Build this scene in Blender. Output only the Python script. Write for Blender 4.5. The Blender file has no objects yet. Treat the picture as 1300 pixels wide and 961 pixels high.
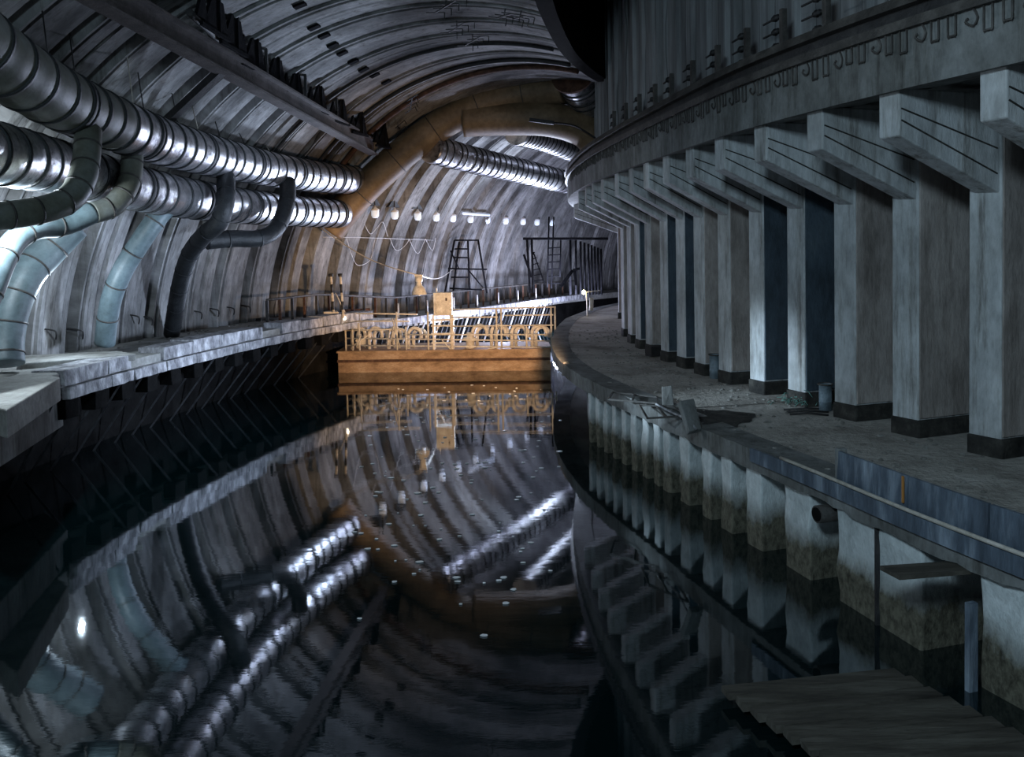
import bpy, math, random
import numpy as np
from mathutils import Vector, Matrix
random.seed(7)
PI = math.pi
C = bpy.context.scene.collection
# ------------------------------------------------------------------ camera
F, H, TILT, ROLL, PV = 1050.0, 3.0, math.radians(2.2), math.radians(1.1), 359.0
def _Rx(a): c, s = math.cos(a), math.sin(a); return np.array([[1,0,0],[0,c,-s],[0,s,c]])
def _Rz(a): c, s = math.cos(a), math.sin(a); return np.array([[c,-s,0],[s,c,0],[0,0,1]])
RC = _Rx(PI/2 - TILT) @ _Rz(-ROLL)
cam = bpy.data.cameras.new('camera'); camo = bpy.data.objects.new('camera', cam); C.objects.link(camo)
cam.sensor_width = 36; cam.lens = F/1300*36; cam.shift_y = -(480.5-PV)/1300; cam.clip_end = 300
camo.matrix_world = Matrix.Translation((0,0,H)) @ Matrix(RC.tolist()).to_4x4()
bpy.context.scene.camera = camo
def ray(u, v): return RC @ np.array([(u-650)/F, -(v-PV)/F, -1.0])
def atz(u, v, z): d = ray(u, v); k = (z-H)/d[2]; return Vector((d[0]*k, d[1]*k, z))
def aty(u, v, Y): d = ray(u, v); k = Y/d[1]; return Vector((d[0]*k, Y, H+d[2]*k))
def projp(p):
    c = RC.T @ (np.array(p) - np.array([0,0,H])); return 650+F*c[0]/-c[2], PV-F*c[1]/-c[2]
# ------------------------------------------------------------------ mesh builder
class MB:
    def __init__(s): s.v=[]; s.f=[]; s.uv=[]; s.sm=[]
    def add(s, vs, fs, uvs=None, smooth=False):
        b=len(s.v); s.v += [tuple(p) for p in vs]
        for i,f in enumerate(fs):
            s.f.append([b+k for k in f]); s.uv.append(uvs[i] if uvs else None); s.sm.append(smooth)
        return s
    def box(s, c, size, rz=0, M=None, jit=0, taper=1):
        x,y,z=[k/2 for k in size]; vs=[]
        R = M if M is not None else Matrix.Rotation(rz,3,'Z')
        for dz in (-z,z):
            t = taper if dz>0 else 1
            for dx,dy in ((-x,-y),(x,-y),(x,y),(-x,y)):
                p=Vector((dx*t,dy*t,dz))+Vector([random.uniform(-jit,jit) for _ in range(3)])
                vs.append(R@p+Vector(c))
        return s.add(vs,[(3,2,1,0),(4,5,6,7),(0,1,5,4),(1,2,6,5),(2,3,7,6),(3,0,4,7)])
    def bar(s, a, b, w, h=None):
        a,b=Vector(a),Vector(b); d=b-a; L=d.length
        if L<1e-6: return s
        z=d/L; up=Vector((0,0,1)) if abs(z.z)<.95 else Vector((1,0,0))
        x=z.cross(up).normalized(); y=z.cross(x)
        M=Matrix((x,y,z)).transposed()
        return s.box((a+b)/2,(w,h or w,L),M=M)
    def tube(s, pts, r, n=12, cap=True, smooth=True, uvper=1.0):
        pts=[Vector(p) for p in pts]; m=len(pts); rs=r if isinstance(r,(list,tuple)) else [r]*m
        T=[]
        for i in range(m):
            a=pts[max(0,i-1)]; b=pts[min(m-1,i+1)]; T.append((b-a).normalized())
        up=Vector((0,0,1)) if abs(T[0].z)<.9 else Vector((1,0,0))
        x=T[0].cross(up).normalized(); vs=[]; L=0; Ls=[]
        for i in range(m):
            x=(x-T[i]*x.dot(T[i])).normalized(); y=T[i].cross(x)
            if i: L+=(pts[i]-pts[i-1]).length
            Ls.append(L)
            for k in range(n):
                a=2*PI*k/n; vs.append(pts[i]+(x*math.cos(a)+y*math.sin(a))*rs[i])
        fs=[];uv=[]
        for i in range(m-1):
            for k in range(n):
                k2=(k+1)%n; fs.append((i*n+k,i*n+k2,(i+1)*n+k2,(i+1)*n+k))
                uv.append([(Ls[i],k/n*uvper),(Ls[i],(k+1)/n*uvper),(Ls[i+1],(k+1)/n*uvper),(Ls[i+1],k/n*uvper)])
        s.add(vs,fs,uv,smooth)
        if cap:
            b=len(s.v)-len(vs)
            s.f.append([b+k for k in range(n)][::-1]); s.uv.append(None); s.sm.append(False)
            s.f.append([b+(m-1)*n+k for k in range(n)]); s.uv.append(None); s.sm.append(False)
        return s
    def lathe(s, c, prof, n=20, axis=None):
        c=Vector(c); vs=[]
        M=Vector((0,0,1)).rotation_difference(Vector(axis)).to_matrix() if axis else Matrix.Identity(3)
        for r,z in prof:
            for k in range(n):
                a=2*PI*k/n; vs.append(c+M@Vector((r*math.cos(a),r*math.sin(a),z)))
        fs=[]
        for i in range(len(prof)-1):
            for k in range(n):
                k2=(k+1)%n; fs.append((i*n+k,i*n+k2,(i+1)*n+k2,(i+1)*n+k))
        return s.add(vs,fs,None,True)
    def prism(s, poly, d):
        poly=[Vector(p) for p in poly]; d=Vector(d); n=len(poly)
        vs=poly+[p+d for p in poly]
        fs=[tuple(range(n))[::-1],tuple(range(n,2*n))]+[(i,(i+1)%n,(i+1)%n+n,i+n) for i in range(n)]
        return s.add(vs,fs)
    def obj(s, name, mat, parent=None, bevel=0):
        me=bpy.data.meshes.new(name); me.from_pydata(s.v,[],s.f)
        if any(u for u in s.uv):
            l=me.uv_layers.new(name='UVMap'); k=0
            for fi,f in enumerate(s.f):
                for j in range(len(f)):
                    if s.uv[fi]: l.data[k].uv=s.uv[fi][j]
                    k+=1
        me.polygons.foreach_set('use_smooth', s.sm)
        import bmesh as bm_
        b=bm_.new(); b.from_mesh(me); bm_.ops.recalc_face_normals(b,faces=b.faces); b.to_mesh(me); b.free()
        me.materials.append(mat); me.update()
        o=bpy.data.objects.new(name,me); C.objects.link(o)
        if bevel:
            m=o.modifiers.new('bevel','BEVEL'); m.width=bevel; m.segments=2; m.limit_method='ANGLE'
        if parent is not None:
            o.parent=parent; o.matrix_parent_inverse=Matrix.Translation(-parent.location)@Matrix.Identity(4) if parent.type=='EMPTY' and parent.parent is None else Matrix.Identity(4)
        return o
def tag(o,label,cat,group=None,kind=None):
    o['label']=label; o['category']=cat
    if group: o['group']=group
    if kind: o['kind']=kind
    return o
def thing(name,label,cat,loc=(0,0,0),group=None):
    o=bpy.data.objects.new(name,None); o.empty_display_size=.1; o.location=loc; C.objects.link(o)
    return tag(o,label,cat,group)
def struct(o): o['kind']='structure'; return o
ORD=['','first','second','third','fourth','fifth','sixth','seventh','eighth','ninth','tenth','eleventh','twelfth','thirteenth','fourteenth','fifteenth','sixteenth','seventeenth','eighteenth','nineteenth','twentieth']
def ordn(i):
    if i<=20: return ORD[i]
    t={2:'twenty',3:'thirty',4:'forty',5:'fifty'}[i//10]
    return {2:'twentieth',3:'thirtieth',4:'fortieth',5:'fiftieth'}[i//10] if i%10==0 else t+'-'+ORD[i%10]
# ------------------------------------------------------------------ materials
def newmat(name):
    m=bpy.data.materials.new(name); m.use_nodes=True; nt=m.node_tree
    return m,nt,nt.nodes['Principled BSDF']
def nd(nt,t,**k):
    n=nt.nodes.new(t)
    for a,b in k.items():
        if a in n.inputs: n.inputs[a].default_value=b
        else: setattr(n,a,b)
    return n
def ramp(nt,fac,stops):
    r=nt.nodes.new('ShaderNodeValToRGB'); e=r.color_ramp.elements
    while len(e)<len(stops): e.new(.5)
    for k,(p,c) in enumerate(stops): e[k].position=p; e[k].color=(*c,1) if len(c)==3 else c
    nt.links.new(fac,r.inputs[0]); return r.outputs[0]
def mix(nt,fac,a,b,mode='MIX'):
    m=nt.nodes.new('ShaderNodeMix'); m.data_type='RGBA'; m.blend_type=mode
    for s,i in ((fac,0),(a,6),(b,7)):
        if hasattr(s,'links') or isinstance(s,bpy.types.NodeSocket): nt.links.new(s,m.inputs[i])
        elif i==0: m.inputs[0].default_value=s
        else: m.inputs[i].default_value=(*s,1)
    return m.outputs[2]
def coords(nt,uv=False,scale=(1,1,1)):
    if uv: src=nt.nodes.new('ShaderNodeTexCoord').outputs['UV']
    else: src=nt.nodes.new('ShaderNodeNewGeometry').outputs['Position']
    mp=nt.nodes.new('ShaderNodeMapping'); mp.inputs['Scale'].default_value=scale
    nt.links.new(src,mp.inputs[0]); return mp.outputs[0]
def noise(nt,co,scale,detail=6,rough=.6):
    n=nd(nt,'ShaderNodeTexNoise',Scale=scale,Detail=detail,Roughness=rough); nt.links.new(co,n.inputs['Vector']); return n.outputs['Fac']
def bump(nt,bs,h,strength,dist=.02):
    b=nd(nt,'ShaderNodeBump',Strength=strength,Distance=dist); nt.links.new(h,b.inputs['Height']); nt.links.new(b.outputs[0],bs.inputs['Normal'])
def rough_mat(name,c1,c2,c3,scale=2.5,stretch=(1,1,1),uv=False,rough=.9,bstr=.6,bdist=.02,spec=.3,boards=None,boardaxis=0,fine=18,metal=0,low=(.28,.5,.72),bvar=.7,drips=0):
    m,nt,bs=newmat(name)
    co=coords(nt,uv,stretch)
    n1=noise(nt,co,scale,8,.65)
    col=ramp(nt,n1,[(low[0],c1),(low[1],c2),(low[2],c3)])
    n2=noise(nt,co,fine,5,.7)
    col=mix(nt,.55,col,ramp(nt,n2,[(.3,(.45,.45,.45)),(.6,(1,1,1))]),'MULTIPLY')
    h=n2
    if drips:
        dc=coords(nt,False,(5,5,.45)); dn=noise(nt,dc,1.3,7,.75)
        col=mix(nt,drips,col,ramp(nt,dn,[(.34,(.16,.13,.10)),(.44,(.75,.73,.7)),(.5,(1,1,1))]),'MULTIPLY')
        dn2=noise(nt,coords(nt,False,(1,1,1)),1.1,4,.6)
        col=mix(nt,drips*.8,col,ramp(nt,dn2,[(.38,(.55,.53,.5)),(.55,(1,1,1))]),'MULTIPLY')
    if boards:
        c2_=coords(nt,uv,(1,1,1)); w=nt.nodes.new('ShaderNodeSeparateXYZ'); nt.links.new(c2_,w.inputs[0])
        src=w.outputs[boardaxis]
        fr=nt.nodes.new('ShaderNodeMath'); fr.operation='MULTIPLY'; nt.links.new(src,fr.inputs[0]); fr.inputs[1].default_value=1/boards
        nz=nd(nt,'ShaderNodeTexNoise',Scale=.7,Detail=2); nt.links.new(c2_,nz.inputs['Vector'])
        ad=nt.nodes.new('ShaderNodeMath'); ad.operation='MULTIPLY_ADD'; nt.links.new(nz.outputs['Fac'],ad.inputs[0]); ad.inputs[1].default_value=.5; nt.links.new(fr.outputs[0],ad.inputs[2])
        f2=nt.nodes.new('ShaderNodeMath'); f2.operation='FRACT'; nt.links.new(ad.outputs[0],f2.inputs[0])
        fl=nt.nodes.new('ShaderNodeMath'); fl.operation='FLOOR'; nt.links.new(ad.outputs[0],fl.inputs[0])
        wn=nt.nodes.new('ShaderNodeTexWhiteNoise'); wn.noise_dimensions='1D'; nt.links.new(fl.outputs[0],wn.inputs['W'])
        col=mix(nt,bvar,col,ramp(nt,wn.outputs['Value'],[(0,(.5,.5,.5)),(1,(1.15,1.15,1.15))]),'MULTIPLY')
        g=ramp(nt,f2.outputs[0],[(0,(0,0,0)),(.06,(1,1,1))])
        col=mix(nt,.75,col,g,'MULTIPLY')
        h=mix(nt,.5,n2,g)
    nt.links.new(col,bs.inputs['Base Color']); bs.inputs['Roughness'].default_value=rough
    bs.inputs['Specular IOR Level'].default_value=spec; bs.inputs['Metallic'].default_value=metal
    bump(nt,bs,h,bstr,bdist); return m
M={}
M['vault']=rough_mat('board_marked_concrete',(.08,.08,.08),(.235,.235,.235),(.44,.44,.435),scale=.9,stretch=(1.3,.5,1),uv=True,boards=.21,boardaxis=0,fine=7,bstr=.6,low=(.34,.5,.68),bvar=.4,drips=.6)
M['wallup']=rough_mat('weathered_upper_concrete',(.09,.09,.09),(.24,.245,.25),(.42,.44,.45),scale=1.2,stretch=(1.8,.15,1),uv=True,boards=.42,boardaxis=0,fine=6,bstr=.5)
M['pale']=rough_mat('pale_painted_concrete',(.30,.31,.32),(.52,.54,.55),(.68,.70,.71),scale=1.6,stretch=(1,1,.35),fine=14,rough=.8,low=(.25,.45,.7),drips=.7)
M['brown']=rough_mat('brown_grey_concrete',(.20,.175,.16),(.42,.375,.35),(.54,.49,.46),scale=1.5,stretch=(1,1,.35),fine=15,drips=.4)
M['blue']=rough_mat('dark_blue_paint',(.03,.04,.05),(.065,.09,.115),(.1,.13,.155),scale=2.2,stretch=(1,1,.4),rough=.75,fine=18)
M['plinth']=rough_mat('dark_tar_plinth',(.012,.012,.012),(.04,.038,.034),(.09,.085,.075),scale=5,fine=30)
M['pier']=None
M['deck']=rough_mat('dusty_deck_concrete',(.2,.18,.155),(.46,.43,.39),(.64,.61,.57),scale=1.0,fine=11,bstr=1,bdist=.04,low=(.3,.5,.72))
M['quay']=rough_mat('quay_concrete',(.14,.135,.12),(.32,.32,.30),(.48,.48,.46),scale=1.3,fine=12,bstr=.7)
M['block']=rough_mat('kerb_concrete',(.06,.06,.065),(.38,.38,.40),(.85,.85,.88),scale=6,stretch=(1,1,.5),fine=26,bstr=1,bdist=.03)
M['dark']=rough_mat('shade_black_concrete',(.004,.004,.004),(.01,.01,.01),(.018,.018,.018),scale=2,spec=.03)  # near-black: shade of the shaft and under the quay put into colour
M['fascia']=rough_mat('beam_concrete',(.09,.09,.085),(.2,.205,.2),(.33,.34,.34),scale=1.4,stretch=(1,1,.6),fine=14,drips=.6)
M['rust']=rough_mat('rusty_steel',(.025,.012,.007),(.075,.035,.02),(.15,.08,.05),scale=6,rough=.8,fine=30,spec=.4)
M['rustred']=rough_mat('red_oxide_steel',(.10,.045,.03),(.17,.085,.065),(.24,.14,.11),scale=3,rough=.7,fine=22)
M['steel']=rough_mat('dark_steel',(.008,.008,.009),(.022,.021,.022),(.05,.047,.045),scale=6,rough=.6,fine=30,spec=.5)
M['railsteel']=rough_mat('grey_brown_rail_steel',(.02,.018,.016),(.055,.05,.045),(.12,.11,.1),scale=4,rough=.6,fine=24,spec=.5)
M['bluesteel']=rough_mat('blue_painted_steel_plate',(.03,.04,.055),(.10,.13,.17),(.34,.40,.47),scale=2.6,stretch=(1.8,1.8,.35),rough=.55,fine=14,spec=.5)
M['teal']=rough_mat('teal_grey_pipe_paint',(.06,.085,.09),(.11,.155,.17),(.17,.22,.24),scale=1.6,rough=.5,fine=12,bstr=.15,spec=.5)
M['tealbrown']=rough_mat('stained_grey_pipe_paint',(.07,.065,.045),(.13,.135,.11),(.19,.21,.2),scale=2,rough=.5,fine=12,bstr=.15,spec=.5)
M['blackpipe']=rough_mat('black_pipe_wrap',(.004,.005,.006),(.012,.014,.016),(.025,.028,.03),scale=4,rough=.55,fine=16,spec=.5)
M['tanpipe']=rough_mat('ochre_pipe_paint',(.09,.06,.03),(.20,.14,.08),(.30,.22,.14),scale=1.6,rough=.55,fine=10,bstr=.2,spec=.4)
M['cream']=rough_mat('cream_painted_steel',(.4,.34,.26),(.62,.55,.45),(.75,.69,.58),scale=7,rough=.6,fine=30,bstr=.3)
M['hull']=rough_mat('rusted_hull_plate',(.15,.09,.05),(.34,.22,.13),(.5,.36,.24),scale=2.2,stretch=(1,1,2.2),rough=.8,fine=20,bstr=.6)
M['strut']=rough_mat('grey_strut_steel',(.016,.016,.018),(.032,.032,.035),(.06,.06,.065),scale=6,rough=.4)
M['flat']=rough_mat('matt_black_steel_silhouette',(.004,.004,.005),(.01,.01,.012),(.02,.02,.022),scale=6,rough=1,spec=.05)  # black gussets; far scaffolds' silhouette against the lit wall put into colour
M['beamsteel']=rough_mat('brown_grey_beam_steel',(.03,.024,.022),(.07,.058,.055),(.12,.1,.095),scale=3,rough=.7,fine=22)
M['wood']=rough_mat('grey_weathered_wood',(.025,.022,.018),(.07,.062,.05),(.13,.12,.1),scale=3,stretch=(.5,4,1),fine=14)
M['white']=rough_mat('white_enamel_and_glints',(.6,.6,.6),(.75,.75,.76),(.85,.85,.86),scale=4,rough=.35,bstr=.05)  # white enamel; also painted light on far piles and ripple glints
M['stone']=rough_mat('rubble_stone',(.1,.095,.085),(.24,.23,.21),(.4,.39,.37),scale=9,fine=40)
M['cable']=rough_mat('pale_cable',(.3,.27,.22),(.5,.46,.4),(.6,.55,.5),scale=5,rough=.6,bstr=.05)
M['farwall']=M['vault']
def duct_mat():
    m,nt,bs=newmat('crinkled_foil_cladding')
    co=coords(nt,False,(1,1,1)); n1=noise(nt,co,3.2,8,.7); n2=noise(nt,co,14,5,.7)
    wv=coords(nt,True,(9,1.2,1)); n3=noise(nt,wv,3,4,.6)
    col=ramp(nt,n1,[(.38,(.16,.15,.16)),(.46,(.5,.5,.52)),(.58,(.85,.85,.88))])
    col=mix(nt,.5,col,ramp(nt,n3,[(.3,(.45,.43,.42)),(.65,(1,1,1))]),'MULTIPLY')
    nt.links.new(col,bs.inputs['Base Color']); bs.inputs['Metallic'].default_value=.92
    r=ramp(nt,n1,[(.38,(.5,)*3),(.56,(.3,)*3)]); nt.links.new(r,bs.inputs['Roughness'])
    bump(nt,bs,mix(nt,.5,n2,n3),.35,.02); return m
M['duct']=duct_mat()
def pier_mat():
    # pale paint above, brown tide growth low down: real algae band fixed to the pier
    m,nt,bs=newmat('tide_stained_pier')
    co=coords(nt,False,(1,1,.6)); n1=noise(nt,co,3,8,.7); n2=noise(nt,co,22,5,.7)
    g=nt.nodes.new('ShaderNodeNewGeometry'); sp=nt.nodes.new('ShaderNodeSeparateXYZ'); nt.links.new(g.outputs['Position'],sp.inputs[0])
    ad=nt.nodes.new('ShaderNodeMath'); ad.operation='MULTIPLY_ADD'; nt.links.new(n1,ad.inputs[0]); ad.inputs[1].default_value=-.55; nt.links.new(sp.outputs[2],ad.inputs[2])
    pal=ramp(nt,n1,[(.25,(.30,.33,.33)),(.5,(.58,.62,.62)),(.75,(.72,.75,.75))])
    br=ramp(nt,n2,[(.3,(.035,.03,.018)),(.6,(.13,.12,.085))])
    f=ramp(nt,ad.outputs[0],[(0,(0,0,0)),(.22,(1,1,1))])
    col=mix(nt,f,br,pal); col=mix(nt,.4,col,ramp(nt,n2,[(.3,(.5,.5,.5)),(.6,(1,1,1))]),'MULTIPLY')
    nt.links.new(col,bs.inputs['Base Color']); bs.inputs['Roughness'].default_value=.85
    bump(nt,bs,n2,.8,.02); return m
M['pier']=pier_mat()
def emit(name,c,s):
    m,nt,bs=newmat(name); bs.inputs['Base Color'].default_value=(*c,1); bs.inputs['Emission Color'].default_value=(*c,1); bs.inputs['Emission Strength'].default_value=s; return m
M['glow']=emit('lit_lamp_glass',(.8,.88,1),.35)
M['bulb']=emit('warm_bulb',(1,.82,.5),22)
def water_mat():
    m,nt,bs=newmat('still_black_green_water')
    for n in list(nt.nodes):
        if n.type=='BSDF_PRINCIPLED': nt.nodes.remove(n)
    out=[n for n in nt.nodes if n.type=='OUTPUT_MATERIAL'][0]
    d=nd(nt,'ShaderNodeBsdfDiffuse',Color=(.0012,.006,.0068,1)); g=nd(nt,'ShaderNodeBsdfGlossy',Color=(.93,.97,1,1),Roughness=.03)
    fr=nd(nt,'ShaderNodeFresnel',IOR=2.35); mx=nt.nodes.new('ShaderNodeMixShader')
    co=coords(nt,False,(1,2.6,1)); n1=noise(nt,co,2.2,3,.5)
    co2=coords(nt,False,(1,3.5,1)); n2=noise(nt,co2,16,2,.5)
    h=mix(nt,.12,n1,n2)
    b=nd(nt,'ShaderNodeBump',Strength=.013,Distance=.05); nt.links.new(h,b.inputs['Height'])
    for k in (d,g,fr): nt.links.new(b.outputs[0],k.inputs['Normal'])
    nt.links.new(fr.outputs[0],mx.inputs[0]); nt.links.new(d.outputs[0],mx.inputs[1]); nt.links.new(g.outputs[0],mx.inputs[2]); nt.links.new(mx.outputs[0],out.inputs[0])
    return m
M['water']=water_mat()
# ------------------------------------------------------------------ paths (plan curves), given as (Y, X)
class Path:
    def __init__(s, yx, ds=.1, sm=12):
        ys=np.array([a for a,_ in yx]); xs=np.array([b for _,b in yx]); Y=np.arange(ys[0],ys[-1],.05); X=np.interp(Y,ys,xs)
        for _ in range(3):
            k=np.ones(2*sm+1)/(2*sm+1); Xp=np.concatenate([X[0]+(np.arange(-sm,0))*(X[1]-X[0]),X,X[-1]+np.arange(1,sm+1)*(X[-1]-X[-2])]); X=np.convolve(Xp,k,'valid')
        d=np.concatenate([[0],np.cumsum(np.hypot(np.diff(X),np.diff(Y)))])
        s.L=d[-1]; s.S=np.arange(0,s.L,ds); s.ds=ds
        s.X=np.interp(s.S,d,X); s.Y=np.interp(s.S,d,Y)
        tx=np.gradient(s.X); ty=np.gradient(s.Y); l=np.hypot(tx,ty); s.tx=tx/l; s.ty=ty/l
    def at(s,S,off=0,z=0):
        x=np.interp(S,s.S,s.X); y=np.interp(S,s.S,s.Y); tx=np.interp(S,s.S,s.tx); ty=np.interp(S,s.S,s.ty)
        return Vector((x+ty*off,y-tx*off,z))
    def t(s,S): return Vector((np.interp(S,s.S,s.tx),np.interp(S,s.S,s.ty),0)).normalized()
    def n(s,S): t=s.t(S); return Vector((t.y,-t.x,0))
    def sy(s,Y): return float(np.interp(Y,s.Y,s.S))
    def near(s,x,y):
        i=int(np.argmin((s.X-x)**2+(s.Y-y)**2)); dx,dy=x-s.X[i],y-s.Y[i]
        return s.S[i],dx*s.ty[i]-dy*s.tx[i]
    def su(s,u,z,off=0,lo=3,hi=40):
        best=None
        for S in np.arange(s.sy(lo),s.sy(hi),.02):
            p=s.at(S,off,z); e=abs(projp(p)[0]-u)
            if best is None or e<best[0]: best=(e,S)
        return best[1]
    def sweep(s,S0,S1,prof,step=.25,closed=True,mod=None,mb=None):
        mb=mb or MB(); N=max(2,int((S1-S0)/step)+1); SS=np.linspace(S0,S1,N); n=len(prof); vs=[]
        pl=[0]
        for k in range(n): a=prof[k]; b=prof[(k+1)%n]; pl.append(pl[-1]+math.hypot(a[0]-b[0],a[1]-b[1]))
        for S in SS:
            for k,(o,z) in enumerate(prof):
                if mod: o,z=mod(S,k,o,z)
                vs.append(s.at(S,o,z))
        fs=[];uv=[]; m=n if closed else n-1
        for i in range(N-1):
            for k in range(m):
                k2=(k+1)%n; fs.append((i*n+k,i*n+k2,(i+1)*n+k2,(i+1)*n+k))
                uv.append([(SS[i],pl[k]),(SS[i],pl[k+1]),(SS[i+1],pl[k+1]),(SS[i+1],pl[k])])
        if closed:
            fs.append(tuple(range(n))); uv.append([(p[0],p[1]) for p in prof]); fs.append(tuple((N-1)*n+k for k in range(n))); uv.append([(p[0],p[1]) for p in prof])
        mb.add(vs,fs,uv); return mb
LE=Path([(-3,-5.2),(3,-5.75),(7,-6.0),(10.5,-6.05),(12.5,-5.95),(14,-5.78),(16.4,-5.36),(18,-5.02),(20.5,-4.2),(22.5,-3.25),(24,-2.45),(26,-1.35),(28.5,-.05),(31.9,1.75),(35,4.0),(38,6.9),(41,10.6)],sm=14)
DE=Path([(-2,6.2),(1,4.9),(3,4.0),(5,3.22),(6,2.9),(7.2,2.6),(8.4,2.24),(9.4,1.98),(10.4,1.74),(11.6,1.4),(13.1,1.05),(14.8,.85),(16.5,.8),(18.7,.9),(21,1.1),(24,1.55),(28,2.7),(32,4.6),(36,7.2)],sm=6)
CO=Path([(-2,9.2),(1,7.5),(3,6.4),(5,5.45),(7.54,4.44),(8.43,4.11),(9.26,3.82),(10.16,3.56),(11.04,3.33),(12,3.1),(13,2.9),(14.4,2.68),(16,2.52),(17.5,2.46),(20,2.55),(23,2.85),(27,3.8),(32,5.9),(36,8.4)],sm=6)
RO=Path([(-2,7.6),(1,6.1),(3,5.15),(5,4.2),(6.3,3.6),(7.5,3.12),(8.4,2.84),(9.3,2.58),(10.5,2.36),(12,2.12),(14,1.82),(16,1.58),(18,1.46),(20,1.43),(22,1.5),(25,1.85),(28,2.5),(32,4.0),(36,6.2)],sm=8)
QZ=lambda S: float(np.interp(S,[LE.sy(20.5),LE.sy(23.5)],[1.45,1.17]))
# ------------------------------------------------------------------ tunnel vault
VC,VZ,VR=4.42,1.01,6.18
def vprof(a0,a1,n,R=VR): return [(VC-R*math.cos(a),VZ+R*math.sin(a)) for a in np.linspace(math.radians(a0),math.radians(a1),n)]
def ribmod(S,k,o,z):
    ph=(S/1.06+.25)%1.0
    d=0
    if ph<.19: d=.28
    elif ph<.27: d=-.04
    elif ph<.34: d=.18
    if (int(S/1.06+.25)%3)==1 and .62<ph<.68: d=.08
    dx,dz=o-VC,z-VZ; l=math.hypot(dx,dz); a=math.degrees(math.atan2(dz,-dx))
    d*=max(.12,min(1,(64-a)/10)) if a>54 else 1
    if S>s21: d*=.55
    return o+dx/l*d, z+dz/l*d
s21=LE.sy(21.6)
v=LE.sweep(0.3,s21,vprof(-6,108,64),step=.046,closed=False,mod=ribmod)
LE.sweep(s21,LE.L-.1,vprof(-6,160,80),step=.046,closed=False,mod=ribmod,mb=v)
vault=struct(v.obj('ceiling',M['vault']))
# vault crown edge beam and the shaft over the dock, coloured black as an unlit void
def vend(S): return LE.at(S,VC-VR*math.cos(math.radians(108)),VZ+VR*math.sin(math.radians(108)))
e=vprof(108,108,1)[0]
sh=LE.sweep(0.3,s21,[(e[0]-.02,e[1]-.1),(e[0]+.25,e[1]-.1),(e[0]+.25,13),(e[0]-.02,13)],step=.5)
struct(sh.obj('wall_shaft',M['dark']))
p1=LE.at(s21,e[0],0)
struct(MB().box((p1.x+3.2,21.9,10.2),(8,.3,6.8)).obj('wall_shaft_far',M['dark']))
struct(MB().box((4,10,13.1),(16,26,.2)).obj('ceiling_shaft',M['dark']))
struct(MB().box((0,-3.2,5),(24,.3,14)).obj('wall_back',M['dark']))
def vhit(u,v,inset=0.0,y0=6):
    d=ray(u,v)
    for k in np.arange(y0,45,.02):
        x,y,z=d[0]*k,d[1]*k,H+d[2]*k; S,o=LE.near(x,y)
        if math.hypot(o-VC,z-VZ)>VR-inset and z>VZ-.2:
            a=math.atan2(z-VZ,VC-o); nn=LE.n(S)
            inward=(nn*math.cos(a)-Vector((0,0,math.sin(a)))).normalized()
            tang=(nn*math.sin(a)+Vector((0,0,math.cos(a)))).normalized()
            return Vector((x,y,z)),S,a,inward,tang
    raise Exception('no hit %s %s'%(u,v))
def von(S,a,inset=0): return LE.at(S,VC-(VR-inset)*math.cos(a),VZ+(VR-inset)*math.sin(a))
# ------------------------------------------------------------------ water
w=MB(); 
w.add([(-12,-3,0),(14,-3,0),(14,42,0),(-12,42,0)],[(0,1,2,3)])
tag(w.obj('canal_water',M['water']),'still black-green water filling the canal between the two quays','water',kind='stuff')
# ------------------------------------------------------------------ left quay
def qmod(S,k,o,z): return o,z+(QZ(S)-1.45)
q=LE.sweep(.3,LE.L-.1,[(-1.9,1.2),(-.05,1.2),(-.05,1.42),(-1.9,1.42)],step=.3,mod=qmod)
struct(q.obj('floor_left_quay',M['quay']))
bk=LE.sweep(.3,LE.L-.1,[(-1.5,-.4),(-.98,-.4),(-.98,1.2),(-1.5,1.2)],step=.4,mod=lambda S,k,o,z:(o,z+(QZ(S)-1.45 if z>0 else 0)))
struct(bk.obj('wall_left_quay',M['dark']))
# kerb blocks in two courses
S=LE.sy(11.0); i=0
while S<LE.sy(21.2):
    L=random.choice([.62,.8,.95,1.1]); i+=1
    g=QZ(S+L/2)
    for c,(z0,z1,o1) in enumerate(((1.30,1.52,.02),(1.12,1.285,.07))):
        if c==0 and i in(3,8): continue
        mb=MB(); jz=random.uniform(-.012,.02) if c==0 else 0
        a=LE.at(S+.012+.02*c,-.38,0); 
        n=5; vs=[]; 
        for k in range(n):
            s_=S+.01+(L-.02)*k/(n-1)
            for o,z in ((-.45 if c==0 else -.04,z0),(o1+random.uniform(-.015,.015),z0+random.uniform(-.01,.01)),(o1+random.uniform(-.015,.015),z1+jz),(-.45 if c==0 else -.04,z1+jz)):
                vs.append(LE.at(s_,o,z))
        fs=[(0,1,2,3),tuple((n-1)*4+k for k in range(4))[::-1]]
        for k in range(n-1):
            for j in range(4): fs.append((k*4+j,k*4+(j+1)%4,(k+1)*4+(j+1)%4,(k+1)*4+j))
        o=mb.add(vs,fs).obj('kerb_block',M['block'],bevel=.012)
        tag(o,'grey kerb block, %s course of the left quay edge, %s from near end'%(('upper','lower')[c],ordn(i)),'kerb block','kerb blocks along the left quay edge')
    S+=L
# hanging pads under the slab
S=LE.sy(11.2); i=0
while S<LE.sy(20.8):
    i+=1; p=LE.at(S,-.12,.98); rz=math.atan2(LE.t(S).y,LE.t(S).x)
    o=MB().box(p,(.3,.22,.27),rz,jit=.01).obj('bearing_block',M['dark'],bevel=.01)  # near-black colour carries the shade under the kerb
    tag(o,'dark grey bearing block hanging below the left quay kerb, %s from the near end'%ordn(i),'concrete block','bearing blocks below the left kerb'); S+=.72
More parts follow.
